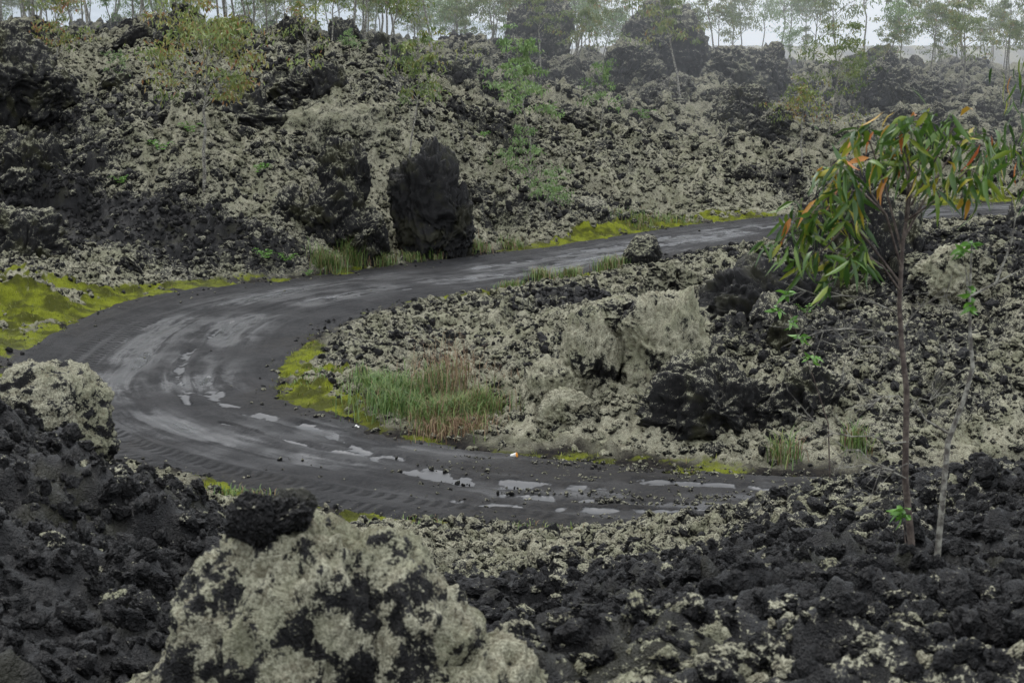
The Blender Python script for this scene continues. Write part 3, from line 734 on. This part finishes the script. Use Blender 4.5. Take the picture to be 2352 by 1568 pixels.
x=RNG.uniform(-19,16,N_);y=RNG.uniform(23,78,N_);z,sd,e=field(x,y)
ms=moss_f(x,y,e);kp=ms>.35;x,y,z=x[kp],y[kp],z[kp]
for i in range(len(x)):
    for j in range(3):
        a=RNG.random()*6.28;l=.04+.09*RNG.random();p=np.array([x[i]+RNG.normal()*.05,y[i]+RNG.normal()*.05,z[i]-.01]);sd_=np.array([-math.sin(a),math.cos(a),0])*.012
        o=len(b.V);b.V+=[p-sd_,p+sd_,p+np.array([math.cos(a)*l*.5,math.sin(a)*l*.5,l])];b.F.append((o,o+1,o+2));b.m.append(0);b.t.append(RNG.random())
M_tf=leafmat('verge_turf_blades',[(0,(.06,.075,.015)),(.6,(.15,.18,.022)),(.82,(.24,.26,.04)),(1,(.20,.11,.06))],.6,0)
b.build('verge_turf',[M_tf])
def fern(x,y,r_,nf=9):
    rg=np.random.default_rng(int(abs(x*37+y*11)));b=MB()
    for f in range(nf):
        a=rg.random()*6.28;L=r_*(.7+.5*rg.random());d=np.array([math.cos(a),math.sin(a),0]);s_=np.array([-d[1],d[0],0])
        pts=[d*L*t_+np.array([0,0,L*.7*math.sin(t_*2.2)]) for t_ in np.linspace(0,1,8)]
        b.tube(pts,np.linspace(.006,.002,8),0,3)
        for i in range(1,8):
            for sg in (-1,1): b.leaf(pts[i],s_*sg+d*.4,L*.33*(1-i/9),L*.06,rg.random(),1,rg=rg)
    b.build('fern',[M_bkb,M_lfg],(x,y,gz(x,y)+.1))
for q in [(-14.3,64,.6),(-15.2,62,.6),(-16.5,60,.5),(-10.8,61,.55),(-9.7,55.6,.5),(-8.9,55.8,.45),(-8,55.2,.3),(8.7,94,.9),(6.4,88,.5),(-20,60.2,.4),(-1.6,76,.5),(4.5,46,.4),(8,38,.35),(20.5,95,.6)]: fern(*q)
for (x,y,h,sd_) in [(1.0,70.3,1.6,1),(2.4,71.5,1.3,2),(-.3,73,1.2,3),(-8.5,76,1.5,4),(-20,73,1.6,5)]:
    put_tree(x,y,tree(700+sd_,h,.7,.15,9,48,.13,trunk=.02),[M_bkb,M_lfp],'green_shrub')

# ------------------------------------------------------------ litter
def simple(name,col,rough=.4):
    k=NT(name);tc=k.n('ShaderNodeTexCoord').outputs['Object']
    k.l(k.mix(k.mr(k.noise(tc,30,3),.4,.7),col,tuple(c*.75 for c in col)),k.b.inputs['Base Color']);k.b.inputs['Roughness'].default_value=rough;return k.m
M_w=simple('white_plastic',(.75,.74,.70));M_o=simple('orange_lid',(.7,.28,.04))
def lathe(name,prof,loc,rot,mats,split):
    V=[];F_=[];mi=[];k_=20
    for (r_,z_) in prof:
        for j in range(k_): V.append((r_*math.cos(6.2832*j/k_),r_*math.sin(6.2832*j/k_),z_))
    for i in range(len(prof)-1):
        for j in range(k_): F_.append((i*k_+j,i*k_+(j+1)%k_,(i+1)*k_+(j+1)%k_,(i+1)*k_+j));mi.append(1 if i>=split else 0)
    ob=new_mesh(name,np.array(V),F_,mats,mi);ob.location=loc;ob.rotation_euler=rot;return ob
lathe('plastic_cup',[(.001,0),(.04,0),(.043,.01),(.05,.07),(.056,.13),(.058,.135),(.058,.15),(.05,.155),(.001,.158)],(-.02,30.3,max(gz(-.02,30.3),.02)+.06),(1.2,.5,.9),[M_w,M_o],6)
def scrap(x,y,s_,sd_,up=.04):
    rg=np.random.default_rng(sd_);N1=7;V=[];F_=[]
    for i in range(N1):
        for j in range(N1): V.append(((i/6-.5)*s_+rg.normal()*s_*.05,(j/6-.5)*s_*.7+rg.normal()*s_*.05,rg.normal()*s_*.10+s_*.2*math.sin(i)))
    for i in range(N1-1):
        for j in range(N1-1): F_.append((i*N1+j,(i+1)*N1+j,(i+1)*N1+j+1,i*N1+j+1))
    ob=new_mesh('plastic_bag_scrap',np.array(V),F_,[M_w]);ob.location=(x,y,max(gz(x,y),0)+up)
scrap(-2.9,38,.16,1,.12);scrap(-3.7,32.9,.10,2,.06);scrap(8.0,51.5,.3,4,.25)

# ------------------------------------------------------------ distant mountain
mx=np.linspace(-1500,300,120);my=np.linspace(1200,2600,60);MX,MY=np.meshgrid(mx,my)
hz=np.clip(150*(1-((MX+1150)/1250)**2),-40,None)*np.exp(-((MY-1900)/500)**2)+fbm2(MX/160,MY/160,4,9)*34-20
ii=np.arange(MX.size).reshape(MX.shape);Fm=np.stack([ii[:-1,:-1],ii[:-1,1:],ii[1:,1:],ii[1:,:-1]],-1).reshape(-1,4)
k=NT('haze_tinted_mountain');g=k.n('ShaderNodeNewGeometry').outputs['Position']
k.l(k.mix(k.mr(k.noise(g,.01,5),.4,.6),(.36,.42,.48),(.44,.50,.56)),k.b.inputs['Base Color']);k.b.inputs['Roughness'].default_value=1  # aerial haze put into the pale blue-grey base colour
new_mesh('distant_mountain',np.stack([MX.ravel(),MY.ravel(),hz.ravel()],1),Fm,[k.m])

# ------------------------------------------------------------ mist bank over the far lava field
bm=bmesh.new();bmesh.ops.create_cube(bm,size=1);me=bpy.data.meshes.new('mist');bm.to_mesh(me);bm.free()
mist=bpy.data.objects.new('mist',me);COL.objects.link(mist);mist.scale=(260,115,60);mist.location=(0,86+57.5,20)
mm_=bpy.data.materials.new('mist');mm_.use_nodes=True;t_=mm_.node_tree;t_.nodes.remove(t_.nodes['Principled BSDF'])
vs=t_.nodes.new('ShaderNodeVolumeScatter');vs.inputs['Density'].default_value=.0056;vs.inputs['Color'].default_value=(.94,.97,1,1)
t_.links.new(vs.outputs[0],t_.nodes['Material Output'].inputs['Volume']);me.materials.append(mm_)

# ------------------------------------------------------------ light
w=bpy.data.worlds.new('World');sc.world=w;w.use_nodes=True;nt=w.node_tree
bg=nt.nodes['Background'];sky=nt.nodes.new('ShaderNodeTexSky');sky.sky_type='NISHITA';sky.sun_disc=False
EL,AZ=math.radians(58),math.radians(-30)
sky.sun_elevation=EL;sky.sun_rotation=AZ;sky.air_density=1.5;sky.dust_density=4
mx_=nt.nodes.new('ShaderNodeMix');mx_.data_type='RGBA';mx_.inputs[0].default_value=.88
tc=nt.nodes.new('ShaderNodeTexCoord');sp=nt.nodes.new('ShaderNodeSeparateXYZ');nt.links.new(tc.outputs['Generated'],sp.inputs[0])
rp=nt.nodes.new('ShaderNodeValToRGB');nt.links.new(sp.outputs['Z'],rp.inputs[0])
rp.color_ramp.elements[0].position=0;rp.color_ramp.elements[0].color=(.57,.625,.69,1)
rp.color_ramp.elements[1].position=.75;rp.color_ramp.elements[1].color=(.93,.96,1,1)
vm=nt.nodes.new('ShaderNodeVectorMath');vm.operation='SCALE';vm.inputs['Scale'].default_value=19.5
nt.links.new(rp.outputs[0],vm.inputs[0])
nt.links.new(sky.outputs[0],mx_.inputs[6]);nt.links.new(vm.outputs[0],mx_.inputs[7])
nt.links.new(mx_.outputs[2],bg.inputs[0]);bg.inputs[1].default_value=.1
sl=bpy.data.lights.new('sun','SUN');sl.energy=.95;sl.angle=math.radians(20);sl.color=(1,.98,.95)
so=bpy.data.objects.new('sun',sl);COL.objects.link(so)
dv=Vector((math.sin(AZ)*math.cos(EL),math.cos(AZ)*math.cos(EL),math.sin(EL)))
so.rotation_euler=dv.to_track_quat('Z','Y').to_euler()

cam=bpy.data.cameras.new('camera');co=bpy.data.objects.new('camera',cam);COL.objects.link(co)
co.location=(0,0,9);co.rotation_euler=(math.radians(90-11.8),0,0)
cam.lens=50;cam.sensor_width=36;cam.clip_start=.1;cam.clip_end=8000
cam.dof.use_dof=True;cam.dof.focus_distance=38;cam.dof.aperture_fstop=5
sc.camera=co
sc.view_settings.view_transform='Standard';sc.view_settings.look='None';sc.view_settings.exposure=0
print('done',time.time()-T0)
